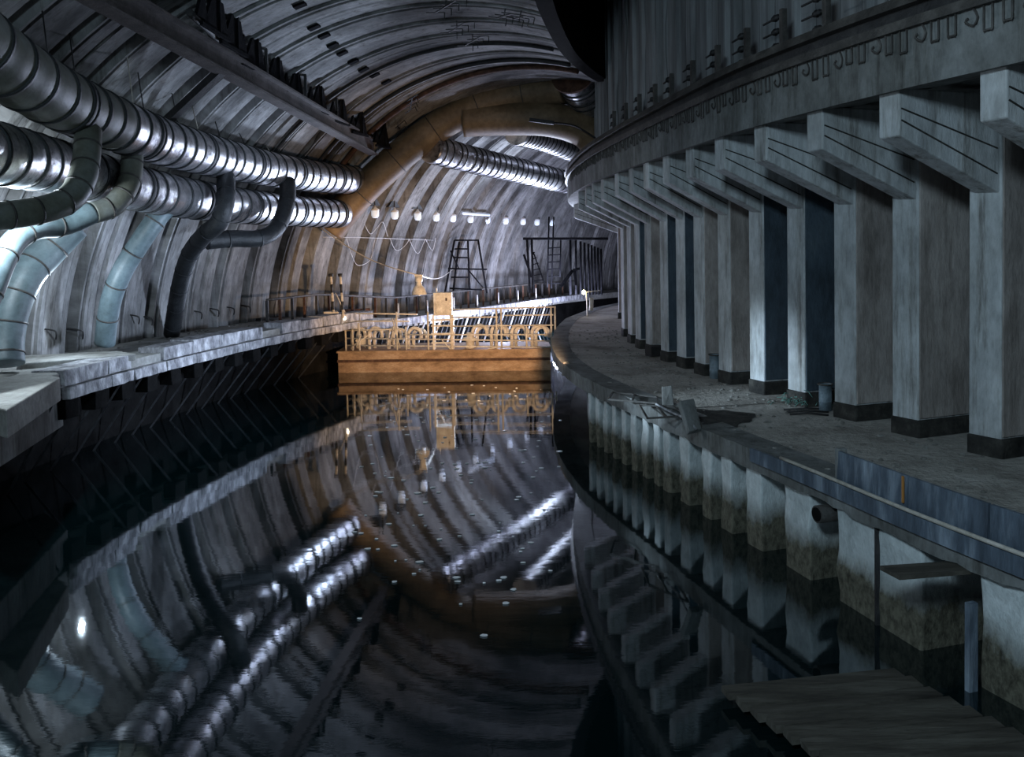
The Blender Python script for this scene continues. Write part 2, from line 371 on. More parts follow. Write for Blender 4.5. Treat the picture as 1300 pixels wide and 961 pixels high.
# near projecting slabs
def slab(name,pts,z0,z1,mat,label,cat='slab',jit=.01):
    vs=[(p.x,p.y,z0) for p in pts]; mb=MB(); mb.prism([(p.x+random.uniform(-jit,jit),p.y,z0) for p in pts],(0,0,z1-z0))
    return tag(mb.obj(name,mat,bevel=.015),label,cat)
P=lambda u,v,z=1.45: atz(u,v,z)
n0=[P(77,479,1.5),P(12,512,1.5)]
slab('broken_slab',[P(77,479,1.5),P(8,520,1.5),P(-70,500,1.5),P(55,474,1.5)],1.2,1.5,M['quay'],'thick broken concrete slab jutting over the water at the left frame edge','concrete slab')
slab('ledge_slab',[P(80,515,1.0),P(-25,575,1.0),P(-160,560,1.0),P(45,500,1.0)],.72,1.18,M['fascia'],'lower dark concrete ledge below the broken slab at the left frame edge','concrete slab')
slab('paving_slab',[P(172,450,1.52),P(27,462,1.52),P(27,452,1.52),P(150,446,1.52)],1.425,1.53,M['quay'],'flat pale slab raised on the left quay along the foot of the wall','concrete slab')
slab('paving_slab',[P(75,474,1.5),P(-50,500,1.5),P(-60,476,1.5),P(60,466,1.5)],1.425,1.495,M['quay'],'smooth lit slab lying on the left quay behind the broken block','concrete slab')
# diagonal struts
rods=[(10,629),(32,612),(64,598),(92,585),(119,572),(146,562),(168,552),(191,543),(216,534),(237,526),(256,519),(277,512),(293,506),(311,500),(330,494),(348,489),(364,484),(379,480)]
for i,(u,vv) in enumerate(rods):
    a=atz(u,vv,-.15); a=atz(u,vv,0)
    S_,o_=LE.near(a.x,a.y); top=LE.at(S_+.28,-.02,1.1); d=(top-a)
    o=MB().bar(a-d*.1,top,.018,.03).obj('strut',M['strut'])
    tag(o,'thin steel strut slanting from left quay into the water, %s from near end'%ordn(i+1),'strut','slanting struts under the left quay')
# far piles, slanting, below the far quay
for i in range(42):
    S_=LE.sy(21.6)+i*.27
    a=LE.at(S_,-.4,-.1); b=LE.at(S_+.1,-.03,1.0)
    o=MB().tube([a,b],.028,8).obj('pile',M['steel'] if i%3 else M['white'])  # every third pile white: light catching the piles put into colour
    tag(o,'slanting pile under the far quay edge, %s from the barge'%ordn(i+1),'pile','slanting piles under the far quay')
# far kerb, lit
fk=0; S=LE.sy(21.3)
while S<LE.sy(33.5):
    fk+=1
    mb=LE.sweep(S+.01,S+.83,[(-.3,1.0),(.05,1.0),(.05,1.2),(-.3,1.2)],step=.2)
    tag(mb.obj('kerb_block',M['block'],bevel=.01),'white-lit kerb block of the far quay, %s beyond the barge'%ordn(fk),'kerb block','kerb blocks along the far quay edge'); S+=.84
# ------------------------------------------------------------------ foil-clad ducts
def smooth(pts,n=8):
    pts=[Vector(p) for p in pts]; out=[]
    for i in range(len(pts)-1):
        p0=pts[max(0,i-1)];p1=pts[i];p2=pts[i+1];p3=pts[min(len(pts)-1,i+2)]
        for k in range(n):
            t=k/n; out.append(.5*((2*p1)+(-p0+p2)*t+(2*p0-5*p1+4*p2-p3)*t*t+(-p0+3*p1-3*p2+p3)*t**3))
    out.append(pts[-1]); return out
def resample(pts,ds):
    P_=np.array([tuple(p) for p in pts]); d=np.concatenate([[0],np.cumsum(np.linalg.norm(np.diff(P_,axis=0),axis=1))])
    S=np.arange(0,d[-1],ds); return [Vector([float(np.interp(s,d,P_[:,k])) for k in range(3)]) for s in S]+[Vector(P_[-1])],d[-1]
def duct(label,ctrl,r,band=.42,bw=.022,endcap=None,wide=5,grimy=0):
    base=Vector(ctrl[0]); t=thing('ventilation_duct',label,'duct',base)
    pts,L=resample(smooth(ctrl),.07)
    rs=[]; 
    for i,p in enumerate(pts):
        q=(i*.07/band)%1; rs.append(r*(1-.018*math.cos(2*PI*q)+.006*math.sin(i*1.7)))
    g=int(grimy/.07) if grimy else 0
    if g: MB().tube(pts[:g+1],rs[:g+1],32).obj('grimy_cladding',M['tealbrown'],t)
    MB().tube(pts[g:],rs[g:],32).obj('cladding',M['duct'],t)
    N=int(L/band)
    for k in range(1,N+1):
        s=k*band+random.uniform(-.05,.05); i=min(len(pts)-2,int(s/.07)); a=pts[i]; d=(pts[i+1]-pts[i]).normalized()
        w_=bw*(1.9 if k%wide==0 else 1)
        MB().tube([a-d*w_,a-d*w_*.9,a+d*w_*.9,a+d*w_],[r*1.0,r*1.045,r*1.045,r*1.0],32).obj('band',M['blackpipe'],t)
        if k%wide==0:
            b=a+d*.1; MB().tube([b-d*w_*.5,b+d*w_*.5],[r*1.04,r*1.04],32).obj('band',M['blackpipe'],t)
    return t,pts
U=[aty(-60,30,7.6),aty(20,92,8.6),aty(110,142,10.2),aty(218,184,12.9),aty(330,212,16.6),aty(400,224,19.2),aty(452,229,21.3)]
dU,ptsU=duct('upper silver foil duct with dark bands on the left wall, hung from wires',U,.35,grimy=3.3)
Lw=[aty(-60,185,8.2),aty(20,200,9.4),aty(90,217,10.8),aty(165,237,12.3),aty(240,252,14.2),aty(330,264,17.2),aty(432,272,21.0)]
dL,ptsL=duct('lower silver foil duct with dark bands on the left wall, behind the down pipes',Lw,.34)
FD=[aty(546,189,21.3),aty(600,203,22.8),aty(660,217,24.8),aty(722,232,27.4),aty(775,243,30)]
duct('long brightly lit foil duct beyond the arched ochre pipe',FD,.36,band=.3,wide=99)
FD2=[aty(655,168,22.0),aty(690,177,24.0),aty(738,195,26.5),aty(775,207,29)]
duct('short upper foil duct beyond the arched pipe, next to the round beam',FD2,.34,band=.27,wide=99)
cd=aty(729,94,20.4)
t3,_=duct('foil duct with a rusty round end plate below the black shaft',[cd,cd+Vector((.75,1.6,-.62)),cd+Vector((2.2,4.0,-1.0))],.5,band=.25,wide=99)
dd=Vector((.75,1.6,-.62)).normalized()
MB().tube([cd-dd*.12,cd-dd*.02],.56,36).obj('end_plate',M['rust'],t3)
# hanger wires of the upper duct
k=0
for (u,vv) in [(52,0),(88,40),(160,60),(174,85),(217,112),(243,130),(272,150),(302,165),(335,180)]:
    k+=1; h=vhit(u,vv,-.1)[0]; i=min(range(len(ptsU)),key=lambda j:abs(projp(ptsU[j])[0]-(u+10))); p=ptsU[i]+Vector((0,0,.33))
    tag(MB().tube([h,p],.009,6).obj('hanger_wire',M['steel'] if k%3 else M['cable']),'thin hanger wire holding the upper foil duct to the vault, %s from the near end'%ordn(k),'wire','hanger wires of the upper duct')
# ------------------------------------------------------------------ down pipes
def pipe(name,label,px,r,mat,cat='pipe',joint=.55,jr=1.05,n=20):
    pts=smooth([aty(*p) for p in px],8); t=thing(name,label,cat,pts[0])
    MB().tube(pts,r,n).obj('pipe_run',mat,t)
    q,L=resample(pts,.05); s=joint
    while s<L-.1:
        i=min(len(q)-2,int(s/.05)); d=(q[i+1]-q[i]).normalized(); MB().tube([q[i]-d*.012,q[i]+d*.012],r*jr,n).obj('joint',M['railsteel'] if mat is not M['blackpipe'] else mat,t); s+=joint
    return t
pipe('down_pipe','grey elbow pipe dropping from the upper duct and bending out of the left frame edge',[(112,165,9.9),(110,200,9.7),(104,228,9.5),(88,252,9.3),(55,266,9.0),(0,274,8.6),(-60,280,8.2)],.15,M['tealbrown'],joint=.3)
pipe('down_pipe','grey elbow pipe dropping behind the first elbow to meet the white-lit pipe',[(168,185,11.6),(167,215,11.5),(160,240,11.3),(142,262,11.1),(118,270,10.9)],.145,M['tealbrown'],joint=.28)
pipe('branch_pipe','pale blue pipe catching white light, bending down at the left frame edge',[(118,270,10.9),(80,286,10.6),(45,290,10.2),(20,305,9.9),(4,330,9.6),(-12,370,9.4),(-40,430,9.1)],.14,M['teal'],joint=.5)
pipe('down_pipe','thick teal pipe running down the left wall to the quay beside the frame edge',[(92,285,11.9),(60,318,11.7),(32,350,11.4),(14,390,11.2),(6,430,11.1),(6,462,11.0)],.24,M['teal'],joint=.42)
pipe('down_pipe','teal pipe curving down the pale wall panels to the left quay',[(222,252,13.6),(200,276,13.3),(175,312,13.2),(155,345,13.2),(140,385,13.3),(133,436,13.5)],.16,M['teal'],joint=.6)
pipe('down_pipe','black pipe from the upper duct curving over the lower duct down to the quay',[(287,225,14.7),(286,255,14.2),(278,282,14.2),(258,300,14.6),(240,325,15.2),(228,365,15.7),(218,424,16.4)],.155,M['blackpipe'],joint=.5)
pipe('down_pipe','black elbow pipe hanging from the upper duct and running left below the lower duct',[(365,230,17.3),(364,258,17.0),(352,288,16.6),(330,302,16.2),(295,303,15.9),(262,306,15.6)],.165,M['blackpipe'],joint=.6)
# ochre manifold
Yp=21.35
main=[(418,292,Yp),(440,264,Yp),(470,232,Yp),(505,200,Yp),(540,172,Yp),(575,149,Yp),(620,130,Yp),(665,118,Yp),(715,110,21.0)]
tm=pipe('arched_pipe','large ochre pipe arching up across the tunnel and joining all the foil ducts',main,.4,M['tanpipe'],joint=1.25,jr=1.03,n=32)
br=smooth([aty(*p) for p in [(588,152,Yp),(640,150,Yp),(700,152,Yp),(745,168,Yp+.2),(765,200,Yp+.5)]],8)
MB().tube(br,.44,32).obj('branch',M['tanpipe'],tm)
hp=aty(705,155,20.85)
MB().bar(aty(672,152,20.7),aty(703,156,20.7),.09).obj('valve_rod',M['steel'],tm)
tag(MB().tube(smooth([aty(703,156,20.8),aty(730,160,20.8),aty(760,178,20.9)],6),.025,6).obj('hanging_cable',M['steel']),'black cable crossing the ochre branch pipe near the dark upper wall','cable')
# ------------------------------------------------------------------ crane rail beam on the vault
def beam(label,a,b,w,h,mat,name='steel_beam'):
    d=(b-a); t=thing(name,label,'beam',a); x=d.cross(Vector((0,0,1))).normalized()
    MB().bar(a,b,.03,h*.9).obj('web',mat,t)
    for s in (-1,1):
        off=Vector((0,0,1))*h/2*s; MB().bar(a+off,b+off,w,.035).obj('flange',mat,t)
    return t
b0=aty(100,-25,9.2); b1=aty(474,188,20.6)
bt=beam('long brown-grey steel beam running under the vault above the upper duct',b0,b1,.24,.32,M['beamsteel'])
for k in range(6):
    p=b0.lerp(b1,.12+k*.16); hh=von(LE.near(p.x,p.y)[0],0); S_,o_=LE.near(p.x,p.y)
    zc=VZ+math.sqrt(max(.1,VR**2-(VC-o_)**2)); MB().bar(p+Vector((0,0,.15)),Vector((p.x,p.y,zc+.1)),.05).obj('hanger',M['steel'],bt)
tag(MB().bar(aty(205,160,13.4),aty(283,88,12.6),.12).obj('steel_beam',M['steel']),'short dark channel crossing from the long long steel beam to the upper duct','beam')
# ------------------------------------------------------------------ black gussets on the vault
gs=[(258,8,.35),(282,32,.34),(309,60,.33),(337,84,.32),(362,103,.3),(393,119,.3),(421,136,.28),(446,152,.27),(476,170,.25)]
for i,(u,vv,sz) in enumerate(gs):
    p,S_,a,inw,tg=vhit(u,vv,.02,y0=9); al=LE.t(S_)
    sz*=1.6; mb=MB(); nn=LE.n(S_); Z=Vector((0,0,1)); q=p+inw*.42
    mb.prism([q-al*sz*.75,q+al*sz*.75,q+al*sz*.25+Z*sz*1.5],-nn*.05)
    mb.prism([q-al*sz*1.1+Z*.08,q-al*sz*.5+Z*.08,q-al*sz*.7+Z*sz*.9],-nn*.05)
    mb.bar(q-al*sz*.9,q+al*sz*.8,.05); mb.bar(q+al*sz*.2,q+al*sz*.2+Z*(sz*1.5+.2),.04)
    tag(mb.obj('gusset',M['flat']),'black triangular gusset on the vault above the long beam, %s from near end'%ordn(i+1),'bracket','black gussets on the vault')
# conduit bundle along gussets
pp=[vhit(u,vv,.35,y0=9)[0] for u,vv in ((240,15),(300,72),(350,115),(400,148),(455,176))]
tag(MB().tube(smooth(pp,6),.05,8).obj('cable_bundle',M['steel']),'black cable bundle sagging between the gussets and the long steel beam','cable')
# recesses in the vault: flat black plates, their shade put into the colour
rc=[(380,5),(398,33),(411,44),(422,56),(434,66),(448,77),(461,87),(475,94),(490,103)]
for i,(u,vv) in enumerate(rc):
    p,S_,a,inw,tg=vhit(u,vv,0,y0=9); al=LE.t(S_)
    Mx=Matrix((al,tg,inw)).transposed(); MB().box(p+inw*.02,(.13,.2,.05),M=Mx).obj('recess_plate',M['flat'],None)
    o=C.objects[-1]; tag(o,'small black plate drawn for a dark recess in the grey vault, %s in the slanting row'%ordn(i+1),'box','recess plates in a row on the vault')
# comb-like cable racks on vault
def comb(u,vv,L,n,label,y0=9):
    p,S_,a,inw,tg=vhit(u,vv,.12,y0=y0); al=LE.t(S_); t=thing('cable_rack',label,'cable rack',p)
    dirn=(al*.8-tg*.6).normalized()
    MB().bar(p-dirn*L/2,p+dirn*L/2,.02).obj('spine',M['steel'],t)
    for k in range(n):
        q=p+dirn*(L*(k/(n-1)-.5)); MB().bar(q-tg*.16,q+tg*.16,.016).obj('arm',M['steel'],t); MB().bar(q+tg*.16,q+tg*.16+inw*.12,.016).obj('tip',M['steel'],t)
    MB().bar(p,p-inw*.2,.02).obj('fixing',M['steel'],t)
for i,(u,vv,L,n) in enumerate([(566,8,.9,4),(580,35,.8,4),(600,52,.8,4),(522,132,.7,4),(560,160,.5,3),(508,165,.6,3),(640,20,.5,3),(660,22,.4,3)]):
    comb(u,vv,L,n,'dark comb-shaped cable rack on the vault, '+['topmost one near the middle of the frame','second below the top','third below the top, above the arched pipe','halfway up the arched pipe','just above the crook of the arched pipe','beside the lower arched pipe','small one right of the topmost rack','small one nearest the black shaft'][i])
# long thin board-edge cables across the vault behind the arched pipe
for i,(p0,p1_) in enumerate([((500,205),(545,160)),]):
    pass
# arch ribs: two dark steel seams near the arched pipe
for i,Yr in enumerate((17.9,19.7,20.6)):
    S_=LE.sy(Yr); mb=MB(); pts=[von(S_,math.radians(a),.04) for a in range(40,108,2)]
    o=mb.tube(pts,.035+.02*i,6).obj('arch_rib',M['steel'] if i<2 else M['rust']); tag(o,['thin dark steel seam arching over the vault, nearest of three','thin dark steel seam arching over the vault, middle of three','rusty rib arching just in front of the ochre pipe'][i],'rib','ribs arching over the vault')
# wall hooks, low left
for i,(u,vv) in enumerate([(57,418),(92,418),(165,400),(182,402),(212,398),(246,395),(268,392),(288,390),(309,388)]):
    p,S_,a,inw,tg=vhit(u,vv,0,y0=9); al=LE.t(S_)
    tag(MB().tube(smooth([p-inw*.12,p+inw*.15,p+inw*.17-tg*.06+al*.05,p+inw*.12-tg*.16+al*.12],4),.014,6).obj('rebar_hook',M['steel']),'bent rebar hook low on the left wall, %s from the near end'%ordn(i+1),'hook','rebar hooks low on the left wall')
# ------------------------------------------------------------------ lanterns
lam=[(-3.71,22.7),(-3.33,23.8),(-2.8,24.95),(-2.34,26.0),(-1.88,26.95),(-1.36,27.95),(-.83,29.1),(-.19,30.1),(.46,31.3),(1.02,32.3),(1.65,33.3)]
for i,(x,y) in enumerate(lam):
    z=4.12; t=thing('wall_lantern','white glass lantern under a black hood, %s in the row along the far wall'%ordn(i+1),'lamp',(x,y,z),'lanterns in a row along the far wall')
    S_,o_=LE.near(x,y); al=LE.t(S_); nn=LE.n(S_); p=Vector((x,y,z))
    MB().lathe(p,[(0,-.15),(.07,-.14),(.105,-.08),(.11,.05),(.08,.08)],16).obj('glass',M['glow'],t)
    MB().lathe(p,[(.115,.05),(.12,.09),(.05,.13),(.02,.2),(0,.2)],16).obj('cap',M['white'],t)
    zc=VZ+math.sqrt(max(.1,VR**2-(VC-o_)**2))
    mb=MB(); mb.prism([p-al*.27+Vector((0,0,.2)),p+al*.27+Vector((0,0,.2)),p+Vector((0,0,.48))],-nn*.3); mb.bar(p+Vector((0,0,.16)),Vector((x,y,zc+.2)),.03)
    mb.obj('hood',M['steel'],t)
# ------------------------------------------------------------------ right dock: columns, brackets, deck
NZ=4.45
kC=[CO.sy(4.75)]
nearu=[1268,1162,1083,1019,967,925,892,868,846,825,811,800,791,784,778,773,769]
for u in nearu: kC.append(CO.su(u,1.05,0,lo=6,hi=26))
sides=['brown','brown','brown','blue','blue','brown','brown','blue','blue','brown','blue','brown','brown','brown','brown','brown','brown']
# drop duplicates that come too close
ks=[kC[1]]
for s_ in kC[2:]:
    ks.append(max(s_,ks[-1]+.72))
S0=ks[0]
cols=[(S0-1.95,'brown'),(S0-.97,'brown')]+list(zip(ks,sides))
for i,(S_,sd) in enumerate(cols):
    t0=CO.t(S_); n_=CO.n(S_); base=CO.at(S_,0,1.0); w_=.31
    dep=1.35
    names={'brown':'brown-grey','blue':'dark blue painted'}
    t=thing('column','pale-fronted concrete column with %s side face, %s'%(names[sd],'just outside the right frame edge' if i<2 else ordn(i-1)+' from the right frame edge'),'column',base,'columns along the right deck')
    z0,z1=1.0,NZ
    def P3(s,o,z): return base+t0*s+n_*o+Vector((0,0,z-1.0))
    # body: side skin is a slab of its own, front is the pale face
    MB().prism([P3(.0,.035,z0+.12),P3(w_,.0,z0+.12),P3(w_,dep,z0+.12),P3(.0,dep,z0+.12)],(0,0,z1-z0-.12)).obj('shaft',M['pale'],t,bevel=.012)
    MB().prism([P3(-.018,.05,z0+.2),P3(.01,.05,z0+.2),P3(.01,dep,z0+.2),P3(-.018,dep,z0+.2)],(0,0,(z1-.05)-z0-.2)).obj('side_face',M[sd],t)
    MB().prism([P3(-.03,.01,z0-.02),P3(w_+.01,-.02,z0-.02),P3(w_+.01,dep,z0-.02),P3(-.03,dep,z0-.02)],(0,0,.2)).obj('plinth',M['plinth'],t,bevel=.02)
    # haunch bracket carrying the ring beam
    ro=None
    d=-n_; Lh=0
    for k in np.arange(.3,2.2,.02):
        q=base+d*k; s2,o2=RO.near(q.x,q.y)
        if o2<.1: Lh=k; break
    Lh=Lh or 1.2
    ws,we=.02,.25
    def Q(s,o,z): return base+t0*s-n_*o+Vector((0,0,z-1.0))
    poly=[Q(ws,-.1,3.42),Q(ws,Lh,3.93),Q(ws,Lh,4.34),Q(ws,-.1,4.34)]
    MB().prism(poly,t0*(we-ws)).obj('bracket',M['pale'],t,bevel=.015)
    # board seams on the bracket side
    for (za,zb) in ((3.62,4.06),(3.85,4.16)):
        MB().bar(Q(ws-.003,0,za),Q(ws-.003,Lh-.02,zb),.012,.012).obj('board_seam',M['plinth'],t)
bwl=CO.sweep(CO.sy(1),CO.sy(34),[(1.2,.9),(1.5,.9),(1.5,NZ+.1),(1.2,NZ+.1)],step=.4)
struct(bwl.obj('wall_right',M['brown']))
sof=CO.sweep(CO.sy(1),CO.sy(34),[(-.9,NZ-.03),(1.6,NZ-.03),(1.6,NZ+.2),(-.9,NZ+.2)],step=.4)
struct(sof.obj('ceiling_right_soffit',M['fascia']))
# deck
def span(a,b,S0,S1,z0,z1,step=.3,oa=0,ob=0):
    N=int((S1-S0)/step)+2; vs=[]
    for k in range(N):
        Y=S0+(S1-S0)*k/(N-1); pa=a.at(a.sy(Y),oa); pb=b.at(b.sy(Y),ob)
        for p,z in ((pa,z0),(pa,z1),(pb,z1),(pb,z0)): vs.append((p.x,p.y,z))
    fs=[(0,1,2,3),tuple((N-1)*4+k for k in range(4))[::-1]]
    for i in range(N-1):
        for k in range(4): fs.append((i*4+k,i*4+(k+1)%4,(i+1)*4+(k+1)%4,(i+1)*4+k))
    return MB().add(vs,fs)
struct(span(DE,CO,-1.5,34,.84,1.0,oa=.12,ob=1.7).obj('floor',M['deck']))
random.seed(3)
fj=[random.uniform(-.014,.014) for _ in range(400)]
def fmod(S,k,o,z): j=fj[int(S*6+k*37)%400]; return (o+(j*.6 if k in(1,2) else 0), z+(j if k in(0,1) else j*.3))
fb=DE.sweep(DE.sy(-1.5),DE.sy(35),[(.35,.78),(-.02,.80),(-.02,1.01),(.35,1.01)],step=.12,mod=fmod)
struct(fb.obj('trim_1',M['fascia']))
dw=DE.sweep(DE.sy(-1.5),DE.sy(35),[(.75,-.3),(.95,-.3),(.95,.86),(.75,.86)],step=.4)
struct(dw.obj('wall_under_deck',M['pier']))
# piers under the deck
pu=[(1310,.55),(1170,.95),(1029,.4),(977,.26),(930,.24),(903,.22),(874,.24),(850,.2),(836,.18),(824,.18),(813,.15),(804,.15),(796,.14),(789,.13),(783,.12),(778,.12)]
prev=None
for i,(u,wd) in enumerate(pu):
    S_=DE.su(u,.4,.05,lo=3.5,hi=15) if u<1300 else DE.sy(4.95)
    if prev is not None and S_-wd*0<prev+.3: S_=prev+.36
    prev=S_+(wd if i<3 else 0)
    t0=DE.t(S_); n_=DE.n(S_); b=DE.at(S_,.05,-.3)
    rj=lambda:random.uniform(-.015,.015)
    mb=MB(); nz=7; vs=[]
    for k in range(nz):
        z=-.3+1.13*k/(nz-1)
        for s_,o_ in ((0,0),(wd,0),(wd,.8),(0,.8)): p=b+t0*(s_+rj())+n_*(o_+rj()); vs.append((p.x,p.y,z))
    fs=[(0,1,2,3),tuple((nz-1)*4+k for k in range(4))]
    for a in range(nz-1):
        for k in range(4): fs.append((a*4+k,a*4+(k+1)%4,(a+1)*4+(k+1)%4,(a+1)*4+k))
    o=mb.add(vs,fs).obj('pier',M['pier'],bevel=.02)
    tag(o,'%s tide-stained concrete pier under the right deck, %s from the right'%('wide' if wd>.5 else 'narrow',ordn(i+1)),'pier','piers under the right deck')
S_=DE.su(1110,.4,.0,lo=4,hi=8); p=DE.at(S_,.03,0)
tag(MB().bar((p.x,p.y,-.2),(p.x,p.y,.8),.03).obj('steel_post',M['steel']),'thin dark vertical pipe fixed down the face of the wide pier','pipe')
S_=DE.su(1235,.4,-.05,lo=4,hi=8); p=DE.at(S_,-.06,0)
tag(MB().box((p.x,p.y,.15),(.07,.04,.9),.3).obj('timber_post',M['bluesteel']),'short blue-grey plank standing in the water between the two nearest piers','post')
# plank poking out under deck
a=atz(1117,718,.79); b=atz(1142,731,.79); c=atz(1252,722,.79); d_=atz(1225,711,.79)
tag(MB().prism([a,b,c,d_],(0,0,-.03)).obj('board',M['wood']),'dark board sticking out level from beneath the right deck above the water','board')
# black hole pipe
p=atz(1046,648,.72); pn=DE.near(p.x,p.y); cpt=DE.at(pn[0],-.03,.7); n_=DE.n(pn[0])
t=thing('drain_pipe','black open drain pipe mouth in the deck edge beside the broken pier','pipe',cpt)
MB().tube([cpt+n_*.3,cpt-n_*.05],.075,16).obj('pipe_mouth',M['railsteel'],t); MB().tube([cpt+n_*.05,cpt-n_*.056],.06,16).obj('bore',M['dark'],t)
# blue steel upstand plates with coping pipe
S1=DE.su(1058,1.1,0,lo=4,hi=9); S2=DE.su(1150,1.1,0,lo=4,hi=9); S3=DE.su(1250,1.1,0,lo=3.5,hi=9)
segs=[(S1,S2,'farthest'),(S2,S3,'middle'),(S3,DE.sy(3.2),'nearest')]
for (sa,sb,nm) in segs:
    lo_,hi_=min(sa,sb)+.01,max(sa,sb)-.01
    mb=DE.sweep(lo_,hi_,[(.02,1.0),(.045,1.0),(.055,1.27),(.03,1.27)],step=.1)
    tag(mb.obj('steel_plate',M['bluesteel']),'scuffed blue steel upstand plate on the right deck edge, %s of three'%nm,'steel plate','blue upstand plates on the deck edge')
lo_=DE.sy(3.2); hi_=DE.su(958,1.0,0,lo=4,hi=12)
tag(DE.sweep(lo_,hi_,[(-.055,.9),(-.03,.9),(-.03,1.03),(-.055,1.03)],step=.15).obj('steel_strip',M['bluesteel']),'long blue steel facing strip along the outer face of the right deck edge','steel strip')
tag(MB().tube([DE.at(s,-.05,1.05) for s in np.arange(lo_,hi_-.4,.1)],.016,8).obj('edge_pipe',M['cable']),'thin tan pipe running along the foot of the blue steel plates','pipe')
p=DE.at(S1,.07,1.0)
tag(MB().box((p.x,p.y,1.14),(.09,.05,.3),.2).obj('concrete_stub',M['fascia'],bevel=.01),'short grey concrete stub post at the far end of the blue plates','post')
p=DE.at(DE.su(1146,1.2,.0,lo=4,hi=9),.0,0)
tag(MB().box((p.x,p.y,1.17),(.015,.012,.2),.3).obj('rust_strap',emit('orange_rust',(.45,.2,.05),0)),'narrow orange rusty strap on the blue upstand plate','strap')
# ------------------------------------------------------------------ ring beam
rb=thing('ring_beam','curved concrete ring beam carrying the dark crane rail above the right brackets','beam',RO.at(RO.sy(8),0,4.3))
r0,r1=RO.sy(1),RO.sy(34)
RO.sweep(r0,r1,[(0,4.3),(.5,4.36),(.5,4.78),(0,4.78)],step=.2).obj('fascia',M['fascia'],rb)
RO.sweep(r0,r1,[(-.06,4.78),(.45,4.78),(.45,4.86),(-.06,4.86)],step=.2).obj('bottom_flange',M['railsteel'],rb)
RO.sweep(r0,r1,[(.03,4.86),(.3,4.86),(.3,4.97),(.03,4.97)],step=.2).obj('rail_web',M['steel'],rb)
RO.sweep(r0,r1,[(-.07,4.97),(.7,4.97),(.7,5.05),(-.04,5.06)],step=.2).obj('ledge_plate',M['railsteel'],rb)
S=RO.sy(5.0); cnt=0
while cnt<96 and S<RO.sy(24):
    p=RO.at(S,-.025,4.78); t0=RO.t(S); L=.16+random.uniform(-.02,.03); g=.035
    z=Vector((0,0,1)); q=[p-t0*g,p-t0*g-z*L*.96,p-t0*g*.6-z*L,p+t0*g*.6-z*L,p+t0*g-z*L*.96,p+t0*g]
    if cnt%3==1: q=[p-t0*g,p-t0*g*2-z*L*.5,p-t0*g-z*L*.9,p+t0*g-z*L*.6,p+t0*.3*g-z*L*.45]
    MB().tube(smooth(q,2),.0085,6).obj('rebar_loop',M['railsteel'],rb); cnt+=1; S+=.155
# upper wall
def wmod(S,k,o,z):
    ph=(S/.62)%1; d=-.05 if ph<.22 else 0
    if (int(S/.62)%5)==2 and .4<ph<.6: d=-.09
    return (o+d if k in(0,1) else o), z
uw=RO.sweep(RO.sy(1),RO.sy(34),[(.74,4.9),(.74,13.0),(1.2,13.0),(1.2,4.9)],step=.062,mod=wmod)
struct(uw.obj('wall_upper_right',M['wallup']))
# insulator brackets on the ledge
iu=[(1050,1),(994,0),(948,0),(911,0),(880,0),(853,0),(832,0),(812,0),(795,0),(780,0)]
for i,(u,_) in enumerate(iu):
    S_=RO.su(u,5.3,.32,lo=6,hi=22); t0=RO.t(S_); n_=RO.n(S_); p=RO.at(S_,.32,5.05)
    t=thing('insulator_bracket','rusty insulator post with three dark arms on the ring ledge, %s from the right'%ordn(i+1),'insulator',p,'insulator posts on the ring ledge')
    MB().box(p+Vector((0,0,.25)),(.06,.06,.52),math.atan2(t0.y,t0.x)).obj('post',M['railsteel'],t)
    for k,zz in enumerate((.14,.3,.45)):
        a=p+Vector((0,0,zz)); MB().bar(a,a+t0*.42+n_*.02,.018).obj('arm',M['steel'],t)
        MB().lathe(a+t0*.14,[(0,-.05),(.035,-.04),(.02,-.01),(.042,.01),(.02,.03),(.03,.05),(0,.055)],10,axis=t0).obj('insulator',M['steel'],t)
# ------------------------------------------------------------------ things on the right deck
def drum(u,v1,r,h,label,mat):
    p=atz(u,v1,1.0); t=thing('drum',label,'drum',p)
    MB().lathe(p,[(0,0),(r,0),(r,h*.33),(r*1.04,h*.34),(r,h*.36),(r,h*.97),(r*1.12,h*.975),(r*1.12,h),(r*.9,h),(r*.85,h*.9),(0,h*.9)],20).obj('drum_body',mat,t)
    MB().tube([p+Vector((r*1.15*math.cos(a),r*1.15*math.sin(a),h)) for a in np.linspace(0,2*PI,20)],.01,6,cap=False).obj('rim',M['railsteel'],t)
M['drum']=rough_mat('grey_blue_drum',(.1,.13,.15),(.2,.26,.3),(.3,.37,.42),scale=5,rough=.5)
drum(908,480,.085,.36,'small blue-grey drum between two columns farther along the right deck',M['drum'])
drum(1048,521,.075,.32,'slim blue-grey drum at the foot of the dark blue column side',M['drum'])
p=atz(832,452,1.0); tag(MB().box(p+Vector((0,0,.1)),(.3,.25,.2),.3,jit=.01).obj('crate',M['steel'],bevel=.01),'small black box at the column feet far along the right deck','box')
